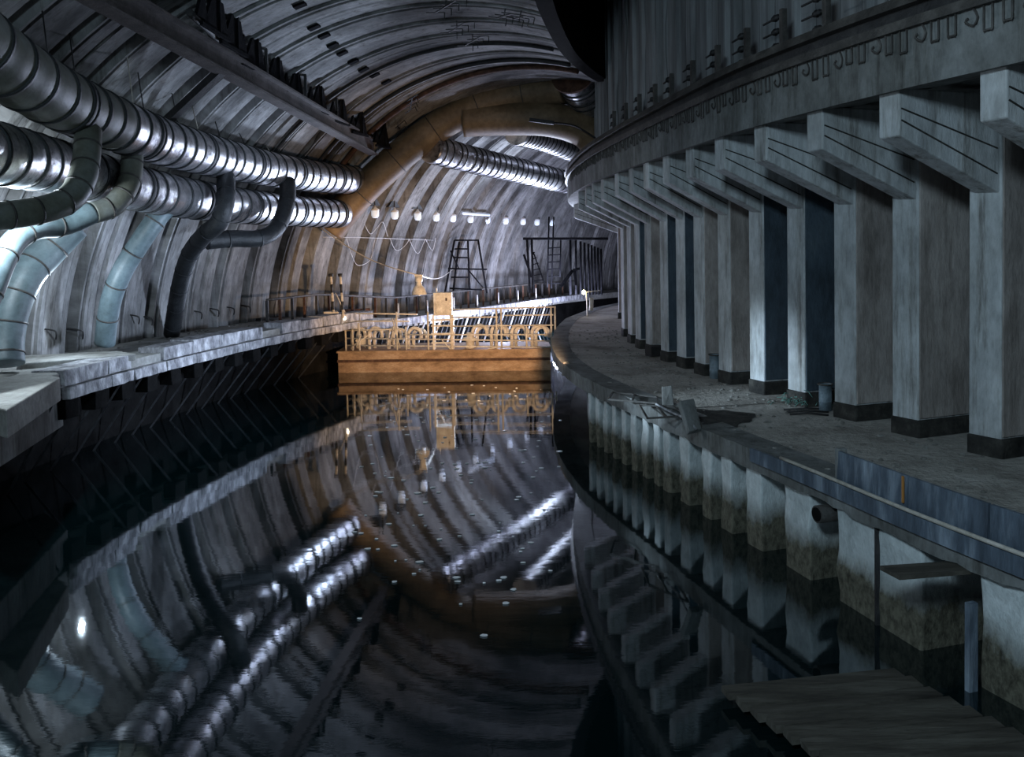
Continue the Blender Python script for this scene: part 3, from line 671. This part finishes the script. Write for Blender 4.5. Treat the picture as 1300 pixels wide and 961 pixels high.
# netting
mb=MB(); p=atz(1022,515,1.0)
for k in range(110):
    a=p+Vector((random.gauss(0,.16),random.gauss(0,.08),abs(random.gauss(0,.05))+.01)); b=a+Vector((random.uniform(-.12,.12),random.uniform(-.08,.08),random.uniform(-.03,.08)))
    b.z=max(b.z,1.01); m_=(a+b)/2+Vector((0,0,.03)); mb.tube([a,m_,b],.004,4)
M['net']=rough_mat('green_fibre',(.06,.16,.13),(.12,.26,.22),(.2,.36,.3),scale=8)
tag(mb.obj('netting',M['net']),'tangle of pale green netting at the foot of a pale column','netting',kind='stuff')
for i in range(3):
    a=atz(995+i*4,520+i*3,1.015); b=atz(1052,519+i*4,1.015)
    tag(MB().tube([a,(a+b)/2+Vector((0,0.03*i,.01)),b],.012,6).obj('steel_rod',M['steel']),'dark thin rod lying in front of the slim drum, %s of three'%['farthest','middle','nearest'][i],'rod','rods lying before the slim drum')
# bent frame at deck edge
def frame3(pts,label):
    mb=MB()
    for a,b in pts: mb.bar(aty(*a),aty(*b),.022)
    return tag(mb.obj('steel_frame',M['railsteel']),label,'frame')
Q_=lambda u,v,z: atz(u,v,z)
mb=MB()
def lad(a,b,c,d,n,lbl):
    mb=MB(); mb.bar(a,b,.022); mb.bar(c,d,.022)
    for k in range(n): f=k/(n-1); mb.bar(a.lerp(b,f),c.lerp(d,f),.02)
    tag(mb.obj('bent_ladder',M['railsteel']),lbl,'ladder')
lad(Q_(772,507,1.03),Q_(835,512,1.05),Q_(778,498,1.03),Q_(834,504,1.05),3,'rusty bent ladder lying along the right deck edge, farther piece')
lad(Q_(822,531,1.0),Q_(872,528,1.08),Q_(812,514,1.04),Q_(855,516,1.08),3,'rusty bent ladder piece hanging over the right deck edge by the broken slabs')
tag(MB().tube(smooth([Q_(833,513,1.08),Q_(856,525,1.06),Q_(872,532,1.1),Q_(884,545,1.02)],4),.014,6).obj('bent_rod',M['block']),'pale bent rod curving over the broken slabs at the deck edge','rod')
# tilted broken slabs
Mr=Matrix.Rotation(.5,3,'Z')@Matrix.Rotation(1.15,3,'X')
tag(MB().box(Q_(876,545,1.0)+Vector((0,0,.14)),(.2,.34,.05),M=Mr,jit=.02).obj('broken_slab',M['fascia'],bevel=.01),'grey slab piece leaning upright at the deck edge next to the black patch','concrete slab')
Mr=Matrix.Rotation(-.1,3,'Z')@Matrix.Rotation(1.3,3,'X')
tag(MB().box(Q_(848,519,1.0)+Vector((0,0,.13)),(.13,.3,.04),M=Mr,jit=.015).obj('broken_slab',M['fascia'],bevel=.01),'small grey slab stub standing behind the bent ladder pieces','concrete slab')
# dark hollow: drawn as a flat black sheet on the deck
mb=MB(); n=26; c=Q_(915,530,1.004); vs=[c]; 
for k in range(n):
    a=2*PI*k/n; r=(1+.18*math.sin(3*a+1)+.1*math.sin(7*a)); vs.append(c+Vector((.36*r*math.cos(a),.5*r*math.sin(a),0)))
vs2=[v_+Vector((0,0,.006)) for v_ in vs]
tag(mb.add(vs2,[(0,1+k,1+(k+1)%n) for k in range(n)]).obj('black_patch',M['plinth']),'flat black patch on the right deck behind the leaning slab','mud',kind='stuff')
# rubble
def rock(c,r):
    mb=MB(); n=7; vs=[]
    for j,(zz,rr) in enumerate(((0,.9),(.35,1.0),(.75,.6))):
        for k in range(n):
            a=2*PI*k/n+random.uniform(-.2,.2); q=r*rr*random.uniform(.75,1.15); vs.append(c+Vector((q*math.cos(a)*1.2,q*math.sin(a),zz*r*random.uniform(.8,1.1))))
    fs=[tuple(range(n))[::-1],tuple(range(2*n,3*n))]
    for j in range(2):
        for k in range(n): fs.append((j*n+k,j*n+(k+1)%n,(j+1)*n+(k+1)%n,(j+1)*n+k))
    return mb.add(vs,fs)
random.seed(11)
allr=MB()
for k in range(420):
    Y=random.uniform(4.5,21); f=random.random()**1.0; a=DE.at(DE.sy(Y),.15); b=CO.at(CO.sy(Y),-.02); f=1-abs(random.gauss(0,.3)) if random.random()<.5 else f
    f=min(max(f,.02),1); p=a.lerp(b,f); p.z=1.0; r=random.uniform(.008,.03)
    rr=rock(p,r); allr.add(rr.v,rr.f)
tag(allr.obj('rubble',M['stone']),'fine rubble and grit strewn over the right deck','rubble',kind='stuff')
for i,(u,vv,r,lb) in enumerate([(873,527,.07,'between the leaning slabs'),(886,540,.05,'in the black patch'),(1137,592,.035,'beside the blue plates'),(1062,520,.05,'right of the slim drum'),(1075,527,.045,'at the foot of the third column'),(862,521,.05,'beside the standing slab stub'),(720,462,.06,'at the far deck edge'),(930,497,.04,'in front of the dark blue column'),(1180,560,.03,'before the second column'),(990,470,.03,'deep between two columns')]):
    tag(rock(Q_(u,vv,1.0),r).obj('stone',M['stone']),'broken concrete lump on the right deck '+lb,'stone','stones on the right deck')
allr=MB()
for k in range(140):
    S_=random.uniform(LE.sy(10.5),LE.sy(21)); p=LE.at(S_,random.uniform(-1.6,-.6),1.42); rr=rock(p,random.uniform(.01,.035)); allr.add(rr.v,rr.f)
tag(allr.obj('rubble',M['stone']),'fine rubble scattered on the left quay at the foot of the wall','rubble',kind='stuff')
p=atz(342,406,1.42); tag(MB().box(p+Vector((0,0,.03)),(.9,.35,.04),1.1,jit=.03).obj('metal_sheet',M['steel']),'dark crumpled sheet lying on the left quay near the barge','metal sheet')
mb=MB(); random.seed(21)  # white flecks painted in for ripple reflections on the water
for k in range(170):
    f=random.random(); c=Vector((random.uniform(-3.6,1.0)*(.35+.65*f),6.5+12*f+random.uniform(-1,1),.004)); w_=random.uniform(.008,.03)
    n=6; vs_=[c+Vector((w_*1.6*math.cos(2*PI*q/n)*random.uniform(.6,1.1),w_*math.sin(2*PI*q/n)*random.uniform(.6,1.1),0)) for q in range(n)]
    mb.prism(vs_,(0,0,.006))
tag(mb.obj('ripple_glints',M['white']),'scattered tiny white flecks drawn for ripple glints on the dark canal water','flecks',kind='stuff')
# ------------------------------------------------------------------ raft at bottom right
A=atz(1105,850,.1); d1=(atz(940,868,.1)-A).normalized(); d2=(atz(1215,872,.1)-A).normalized()
t=thing('plank_raft','weathered plank raft floating at the bottom right beside the piers','raft',A)
d2=(d2).normalized()
nrm=Vector((d1.y,-d1.x,0)); 
if nrm.y>0: nrm=-nrm
for k in range(8):
    a=A+nrm*(.13*k)+d1*0; Mr=Matrix((d1,nrm,Vector((0,0,1)))).transposed()
    MB().box(a+d1*.45+nrm*.06-d1*.12*k*.35+Vector((0,0,-.02)),(1.25,.118,.04),M=Mr,jit=.006).obj('plank',M['wood'],t)
for s_ in (.1,.85): MB().box(A+d1*s_+nrm*.55-d1*.2+Vector((0,0,-.08)),(.09,1.05,.08),M=Mr).obj('bearer',M['wood'],t)
# ------------------------------------------------------------------ barge
BY=20.85; xl=-4.45; xr=.93
bg=thing('barge','rusty flat barge with cream railings lying across the canal','barge',(-1.8,BY,0))
MB().prism([(xl,BY,-.25),(xr,BY-.25,-.25),(xr,BY-.25,.52),(xl,BY,.52)],(0,1.6,0)).obj('hull',M['hull'],bg,bevel=.03)
MB().prism([(xl-.02,BY-.04,.50),(xr+.02,BY-.29,.50),(xr+.02,BY-.29,.55),(xl-.02,BY-.04,.55)],(0,1.7,0)).obj('deck',M['hull'],bg)
MB().bar((xl,BY-.05,.3),(xr,BY-.3,.3),.05,.06).obj('rubbing_strip',M['rust'],bg)
fy=lambda x: BY+.1-.25*(x-xl)/(xr-xl)
def bp(u,vv,dy=0): 
    q=aty(u,vv,BY); return Vector((q.x,fy(q.x)+dy,q.z))
# rails as pixels on the barge plane
rails=[((437,398),(530,399)),((440,408),(520,408)),((437,420),(512,418)),((437,430),(705,432)),((440,439),(700,440)),
       ((572,393),(705,389)),((572,403),(632,402)),((640,400),(702,399)),((572,414),(702,412)),((512,425),(700,424))]
for a,b in rails: MB().tube([bp(*a),bp(*b)],.019,8).obj('rail',M['cream'],bg)
for u,v0 in ((437,396),(446,398),(455,410),(503,396),(515,415),(543,396),(572,396),(630,392),(636,392),(668,413),(699,389),(704,389)):
    q=bp(u,v0); MB().tube([q,(q.x,q.y,.55)],.024,8).obj('post',M['cream'],bg)
# gooseneck vent pipes
def goose(u,w_,vt,dy,r=.046,flip=1):
    b=bp(u,444,dy); b.z=.55; top=bp(u,vt,dy).z-w_/2; pts=[Vector((b.x,b.y,.55)),Vector((b.x,b.y,top))]
    for k in range(1,13):
        a=PI*k/12; pts.append(Vector((b.x+flip*w_/2*(1-math.cos(a)),b.y,top+w_/2*math.sin(a))))
    pts.append(pts[-1]-Vector((0,0,.1))); MB().tube(pts,r,12).obj('vent_pipe',M['cream'],bg)
for u in (444,466,491,517): goose(u,.33,418,.28); goose(u+5,.34,421,.5)
for u in (600,624,650,676): goose(u,.36,414,.28,flip=1); goose(u+5,.34,417,.5)
for a,b in (((445,441),(470,424)),((452,441),(458,424)),((494,442),(502,404)),((508,442),(498,404)),((600,447),(632,440)),((572,443),(560,430)),((437,396),(425,372))):
    MB().tube([bp(*a,-.03),bp(*b,-.03)],.016,6).obj('brace',M['cream'],bg)
MB().box(bp(457,436,.4),(.35,.06,.2),M=Matrix.Rotation(.6,3,'Y')).obj('lever',M['cream'],bg)
# control cabinet
q=bp(562,386,.1)
cb=thing('control_cabinet','cream control cabinet on a trestle stand at the middle of the barge','cabinet',(q.x,q.y,.55))
MB().box((q.x,q.y,q.z),(.46,.25,.58)).obj('cabinet_box',M['cream'],cb,bevel=.015)
MB().box((q.x+.02,q.y-.14,q.z),(.38,.02,.48)).obj('door',M['cream'],cb,bevel=.006)
MB().box((q.x+.1,q.y-.165,q.z+.12),(.04,.03,.07)).obj('handle',M['rust'],cb)
MB().bar((q.x-.15,q.y,q.z+.28),(q.x-.15,q.y,q.z+.4),.03).obj('stub',M['cream'],cb)
for sx in (-.24,.24):
    for sy in (-.1,.12): MB().bar((q.x+sx,q.y+sy,.55),(q.x+sx,q.y+sy,q.z-.27),.05).obj('leg',M['cream'],cb)
for zz in (.72,.95,1.15,1.3): MB().bar((q.x-.3,q.y-.12,zz),(q.x+.3,q.y-.12,zz),.04).obj('crossbar',M['cream'],cb)
MB().bar((q.x-.2,q.y-.13,.95),(q.x+.02,q.y-.13,1.35),.025).obj('brace',M['cream'],cb)
# capstan-like bollard
q=bp(596,430,.2); tag(MB().lathe((q.x,q.y,.55),[(.1,0),(.1,.18),(.17,.2),(.17,.27),(.08,.28),(.08,.4),(0,.4)],16).obj('bollard',M['cream']),'squat cream bollard on the barge left of the right-hand vent pipes','bollard')
# far-side lit things near left end
q=aty(437,398,20.3)
for i,(u,lb) in enumerate(((421,'left one'),(433,'right one'))):
    a=aty(u-1,350,20.4); b=aty(u+3,404,20.4); t=thing('striped_pole','upright black and cream striped pole at the barge end, %s of the pair'%lb,'pole',b)
    N=5
    for k in range(N): MB().tube([b.lerp(a,k/N),b.lerp(a,(k+1)/N)],.032,10).obj('stripe',M['steel'] if k%2 else M['cream'],t)
    MB().lathe(a,[(0,-.02),(.06,-.02),(.06,.05),(0,.06)],10).obj('cap',M['steel'],t)
tag(MB().box(aty(452,404,22.7),(.8,.06,.52),.45).obj('red_panel',M['rustred']),'dull red metal panel standing behind the left railing of the barge','panel')
mb=MB(); mb.box(aty(420,402,20.5)+Vector((0,0,.06)),(.35,.3,.14),.3,jit=.03); 
tag(mb.obj('mooring_block',M['cream'],bevel=.02),'lit concrete lump at the quay end beside the striped poles','block')
# work lamp lighting the barge: small floodlight at left post
lp=aty(437,402,20.5)
t=thing('work_lamp','small glaring work lamp clamped at the left end of the barge railing','lamp',lp)
MB().lathe(lp,[(0,-.04),(.05,-.03),(.07,.02),(.05,.07),(0,.09)],14,axis=(.2,-1,-.2)).obj('housing',M['cream'],t)
MB().lathe(lp+Vector((0,-.02,-.02)),[(0,.085),(.045,.08),(.05,.06),(0,.06)],14,axis=(.2,-1,-.2)).obj('lens',emit('lamp_lens',(1,.8,.55),14),t)
# pendant bell lamp
pl=Vector((-2.32,20.6,2.13)); t=thing('pendant_lamp','bell-shaped cream pendant lamp hanging over the barge on a cable','lamp',pl)
MB().lathe(pl,[(.185,-.17),(.18,-.12),(.15,-.02),(.09,.05),(.07,.07),(.08,.1),(.06,.13),(.09,.16),(.09,.27),(.05,.28),(0,.28)],24).obj('shade',M['cream'],t)
MB().lathe(pl,[(0,-.2),(.07,-.17),(.09,-.1),(.06,-.02),(0,0)],16).obj('glass',M['white'],t)
MB().bar(pl+Vector((-.1,0,.3)),pl+Vector((.1,0,.3)),.05).obj('mount',M['cream'],t)
ca=vhit(402,286,.05,y0=12)[0]; cb_=vhit(575,342,.05,y0=20)[0]
tag(MB().tube(smooth([ca,pl.lerp(ca,.5)-Vector((0,0,.05)),pl+Vector((0,0,.31)),pl.lerp(cb_,.5)-Vector((0,0,.03)),cb_],6),.015,6).obj('suspension_cable',M['cable']),'slack cable stretched across the canal carrying the bell lamp','cable')
# hanging loops of pale wire on the wall
for i,(pts,lb) in enumerate([([(410,301),(470,302),(550,305)],'straight strand across the ribs'),([(440,303),(447,325),(455,337),(470,330),(474,312),(476,304)],'big leftmost loop'),([(495,303),(503,318),(514,312),(520,303)],'small loop left of the middle'),([(519,303),(530,322),(538,308),(540,303)],'small loop right of the middle'),([(463,285),(470,297),(478,290),(486,282),(492,300)],'zigzag strand above the loops'),([(540,303),(549,318),(553,302)],'rightmost small loop')]):
    pp=[vhit(u,vv,.1,y0=15)[0] for u,vv in pts]
    tag(MB().tube(smooth(pp,5),.007,6).obj('loose_wire',M['white']),'loose pale wire hanging on the far ribbed wall, '+lb,'wire')
tag(MB().tube([vhit(588,271,.15,y0=20)[0],vhit(621,273,.15,y0=20)[0]],.045,8).obj('tube_lamp',M['glow']),'white fluorescent tube fixture on the far wall above the lantern row','lamp')
# ------------------------------------------------------------------ far quay furniture
def seg(mb,pa,pb,Y,w=.035,Y2=None): mb.tube([aty(pa[0],pa[1],Y),aty(pb[0],pb[1],Y2 or Y)],w/2,6)
t=thing('trestle_tower','dark steel trestle tower with cross braces standing on the far quay','tower',aty(600,372,27))
for k,(a,b) in enumerate([((577,305),(565,372)),((607,305),(618,372)),((583,307),(575,372)),((594,306),(596,370))]): mb=MB(); seg(mb,a,b,27+(k>1)*.5,.07); mb.obj('leg',M['flat'],t)
for a,b in (((577,305),(608,305)),((569,341),(618,342)),((577,316),(594,316)),((575,327),(594,327)),((573,352),(595,352)),((571,366),(612,368))): mb=MB(); seg(mb,a,b,27,.06); mb.obj('crossbar',M['flat'],t)
for a,b in (((594,342),(613,365)),((583,342),(572,318))): mb=MB(); seg(mb,a,b,27,.05); mb.obj('brace',M['flat'],t)
t=thing('scaffold_frame','dark steel scaffold frame with a leaning ladder at the far quay end','scaffold',aty(680,372,28.5))
for a,b in (((669,302),(673,372)),((675,303),(677,372)),((665,323),(675,352)),((677,320),(692,362))): mb=MB(); seg(mb,a,b,28.5,.09 if a[0]<676 else .05); mb.obj('post',M['flat'],t)
for k in range(6): mb=MB(); seg(mb,(676,322+k*7),(679+k*2.3,320+k*7),28.5,.04); mb.obj('rung',M['flat'],t)
mb=MB(); seg(mb,(664,303),(772,303),28.5,.1); mb.obj('beam',M['flat'],t)
t=thing('steel_ladder','upright steel ladder beyond the leaning scaffold, reaching above the lantern row','ladder',aty(703,372,30))
for a,b in (((697,275),(695,365)),((703,275),(700,366)),((712,303),(711,352))): mb=MB(); seg(mb,a,b,30,.06); mb.obj('stile',M['flat'],t)
for k in range(6): mb=MB(); seg(mb,(696,315+k*9),(712,314+k*9),30,.045); mb.obj('rung',M['flat'],t)
for i,u in enumerate((724,731,737,742,747,751,755,759,763)):
    a=aty(u,303+i*1.6,29.5); b=aty(u+.6,374,29.5)
    tag(MB().tube([a,b],.04,8).obj('standpipe',M['flat'] if i%3 else M['flat']),'tall thin upright pipe beside the round beam, %s from the left'%ordn(i+1),'pipe','upright pipes at the far right')
t=thing('lifting_arm','dark slanting arm with a hook joint near the small far lamp','arm',aty(715,365,28))
mb=MB(); seg(mb,(712,364),(727,343),28,.12); seg(mb,(727,343),(736,341),28,.1); seg(mb,(729,342),(731,362),28,.1); mb.obj('arm',M['flat'],t)
# railing on far quay back
rl=thing('quay_railing','low steel railing with dark panels along the back of the far quay','railing',LE.at(LE.sy(24),-.8,1.15))
MB().tube([LE.at(s,-.75,QZ(s)+.55) for s in np.arange(LE.sy(18.5),LE.sy(34),.3)],.03,8).obj('top_rail',M['railsteel'],rl)
s=LE.sy(18.5); k=0
while s<LE.sy(34):
    p=LE.at(s,-.75,QZ(s)-.03); MB().bar(p,p+Vector((0,0,.56)),.06).obj('post',M['rust'] if k%2 else M['steel'],rl); s+=.5; k+=1
for k in range(7):
    s=LE.sy(23)+k*1.45; p=LE.at(s,-.25,1.17)
    tag(MB().tube([p,p+Vector((0,0,.42))],.022,6).obj('quay_post',M['white']),'short white post on the far quay edge, %s from the barge'%ordn(k+1),'post','short white posts on the far quay')
# small far lamp
p=aty(741,371,24.5); t=thing('bare_bulb_lamp','small glaring bare bulb on a pole at the far end of the right deck','lamp',p-Vector((0,0,.5)))
MB().lathe(p,[(0,-.07),(.05,-.04),(.06,.01),(.03,.06),(0,.07)],14).obj('bulb',M['bulb'],t)
MB().tube([p+Vector((.06,.05,.05)),p+Vector((.1,.05,-.3)),Vector((p.x+.1,p.y+.05,1.0))],.02,8).obj('pole',M['cream'],t)
MB().tube([p,p+Vector((.5,.05,.04))],.018,6).obj('cross_arm',M['cream'],t)
tag(MB().tube([aty(751,378,23),aty(750.5,394,23)],.06,10).obj('marker_post',M['cream']),'stout lit cream post at the far end of the right deck','post')
# far end wall closing the tunnel
struct(MB().box((9,41.5,4),(26,.4,10)).obj('wall_far',M['vault']))
# ------------------------------------------------------------------ lights
def look(o,tgt): o.rotation_euler=(Vector(tgt)-o.location).to_track_quat('-Z','Y').to_euler()
def spot(loc,tgt,e,col,ang,blend=.6,r=.1):
    l=bpy.data.lights.new('lamp_light','SPOT'); l.energy=e; l.color=col; l.spot_size=math.radians(ang); l.spot_blend=blend; l.shadow_soft_size=r
    o=bpy.data.objects.new('lamp_light',l); o.location=loc; C.objects.link(o); look(o,tgt); return o
def point(loc,e,col,r=.1):
    l=bpy.data.lights.new('lamp_light','POINT'); l.energy=e; l.color=col; l.shadow_soft_size=r
    o=bpy.data.objects.new('lamp_light',l); o.location=loc; C.objects.link(o); return o
def area(loc,tgt,e,col,sz):
    l=bpy.data.lights.new('lamp_light','AREA'); l.energy=e; l.color=col; l.size=sz
    o=bpy.data.objects.new('lamp_light',l); o.location=loc; C.objects.link(o); look(o,tgt); return o
COOL=(.62,.76,1); TEAL=(.6,.83,1); WARM=(1,.64,.36)
spot((.9,13.2,1.35),(-2.0,20.9,1.3),2500,WARM,48,.35)               # flood on the deck edge, facing the barge
spot((.9,12.6,1.6),(-6,14.8,2.5),2500,COOL,74,1.0,.3)               # flood across to the left wall and ducts
spot((1.6,15.5,1.6),(-4,21,4.2),420,WARM,80,.8)                     # added second warm light on the arched pipe and wall
point((-.3,24.6,.85),800,(.66,.72,1),.25)                           # work light behind the barge
point((1.7,29.2,.9),900,(.66,.72,1),.3)                             # added unseen light brightening the far bend
spot((1.55,26.6,3.6),(-.4,24.2,5.7),900,(.7,.8,1),120,.6,.1)        # added unseen light giving the far ducts their highlight
spot((-1.0,23.0,1.1),(-4.8,14.5,4.7),3600,COOL,46,.6,.35)           # added light behind the barge for the left ducts' highlight
point((-5.8,9.3,3.72),300,(.76,.89,1),.06)                          # lamp among the pipes at left
point((-6.55,12.2,2.5),75,(.72,.86,1),.03)                           # added hidden light on the wall behind the down pipes
area((-1.6,-.6,5.6),(4.4,8.5,1.6),330,TEAL,1.0)                     # unseen fill light near the camera for columns and deck
spot((-4.6,9.3,2.3),(3.3,10.9,1.25),2600,(.62,.82,1),17,1.0)        # narrow flood on the deck
W=bpy.data.worlds.new('world'); bpy.context.scene.world=W; W.use_nodes=True
W.node_tree.nodes['Background'].inputs[0].default_value=(.3,.45,.55,1); W.node_tree.nodes['Background'].inputs[1].default_value=.004
vs=bpy.context.scene.view_settings; vs.view_transform='Standard'; vs.look='None'; vs.exposure=0; vs.gamma=1; vs.use_curve_mapping=False
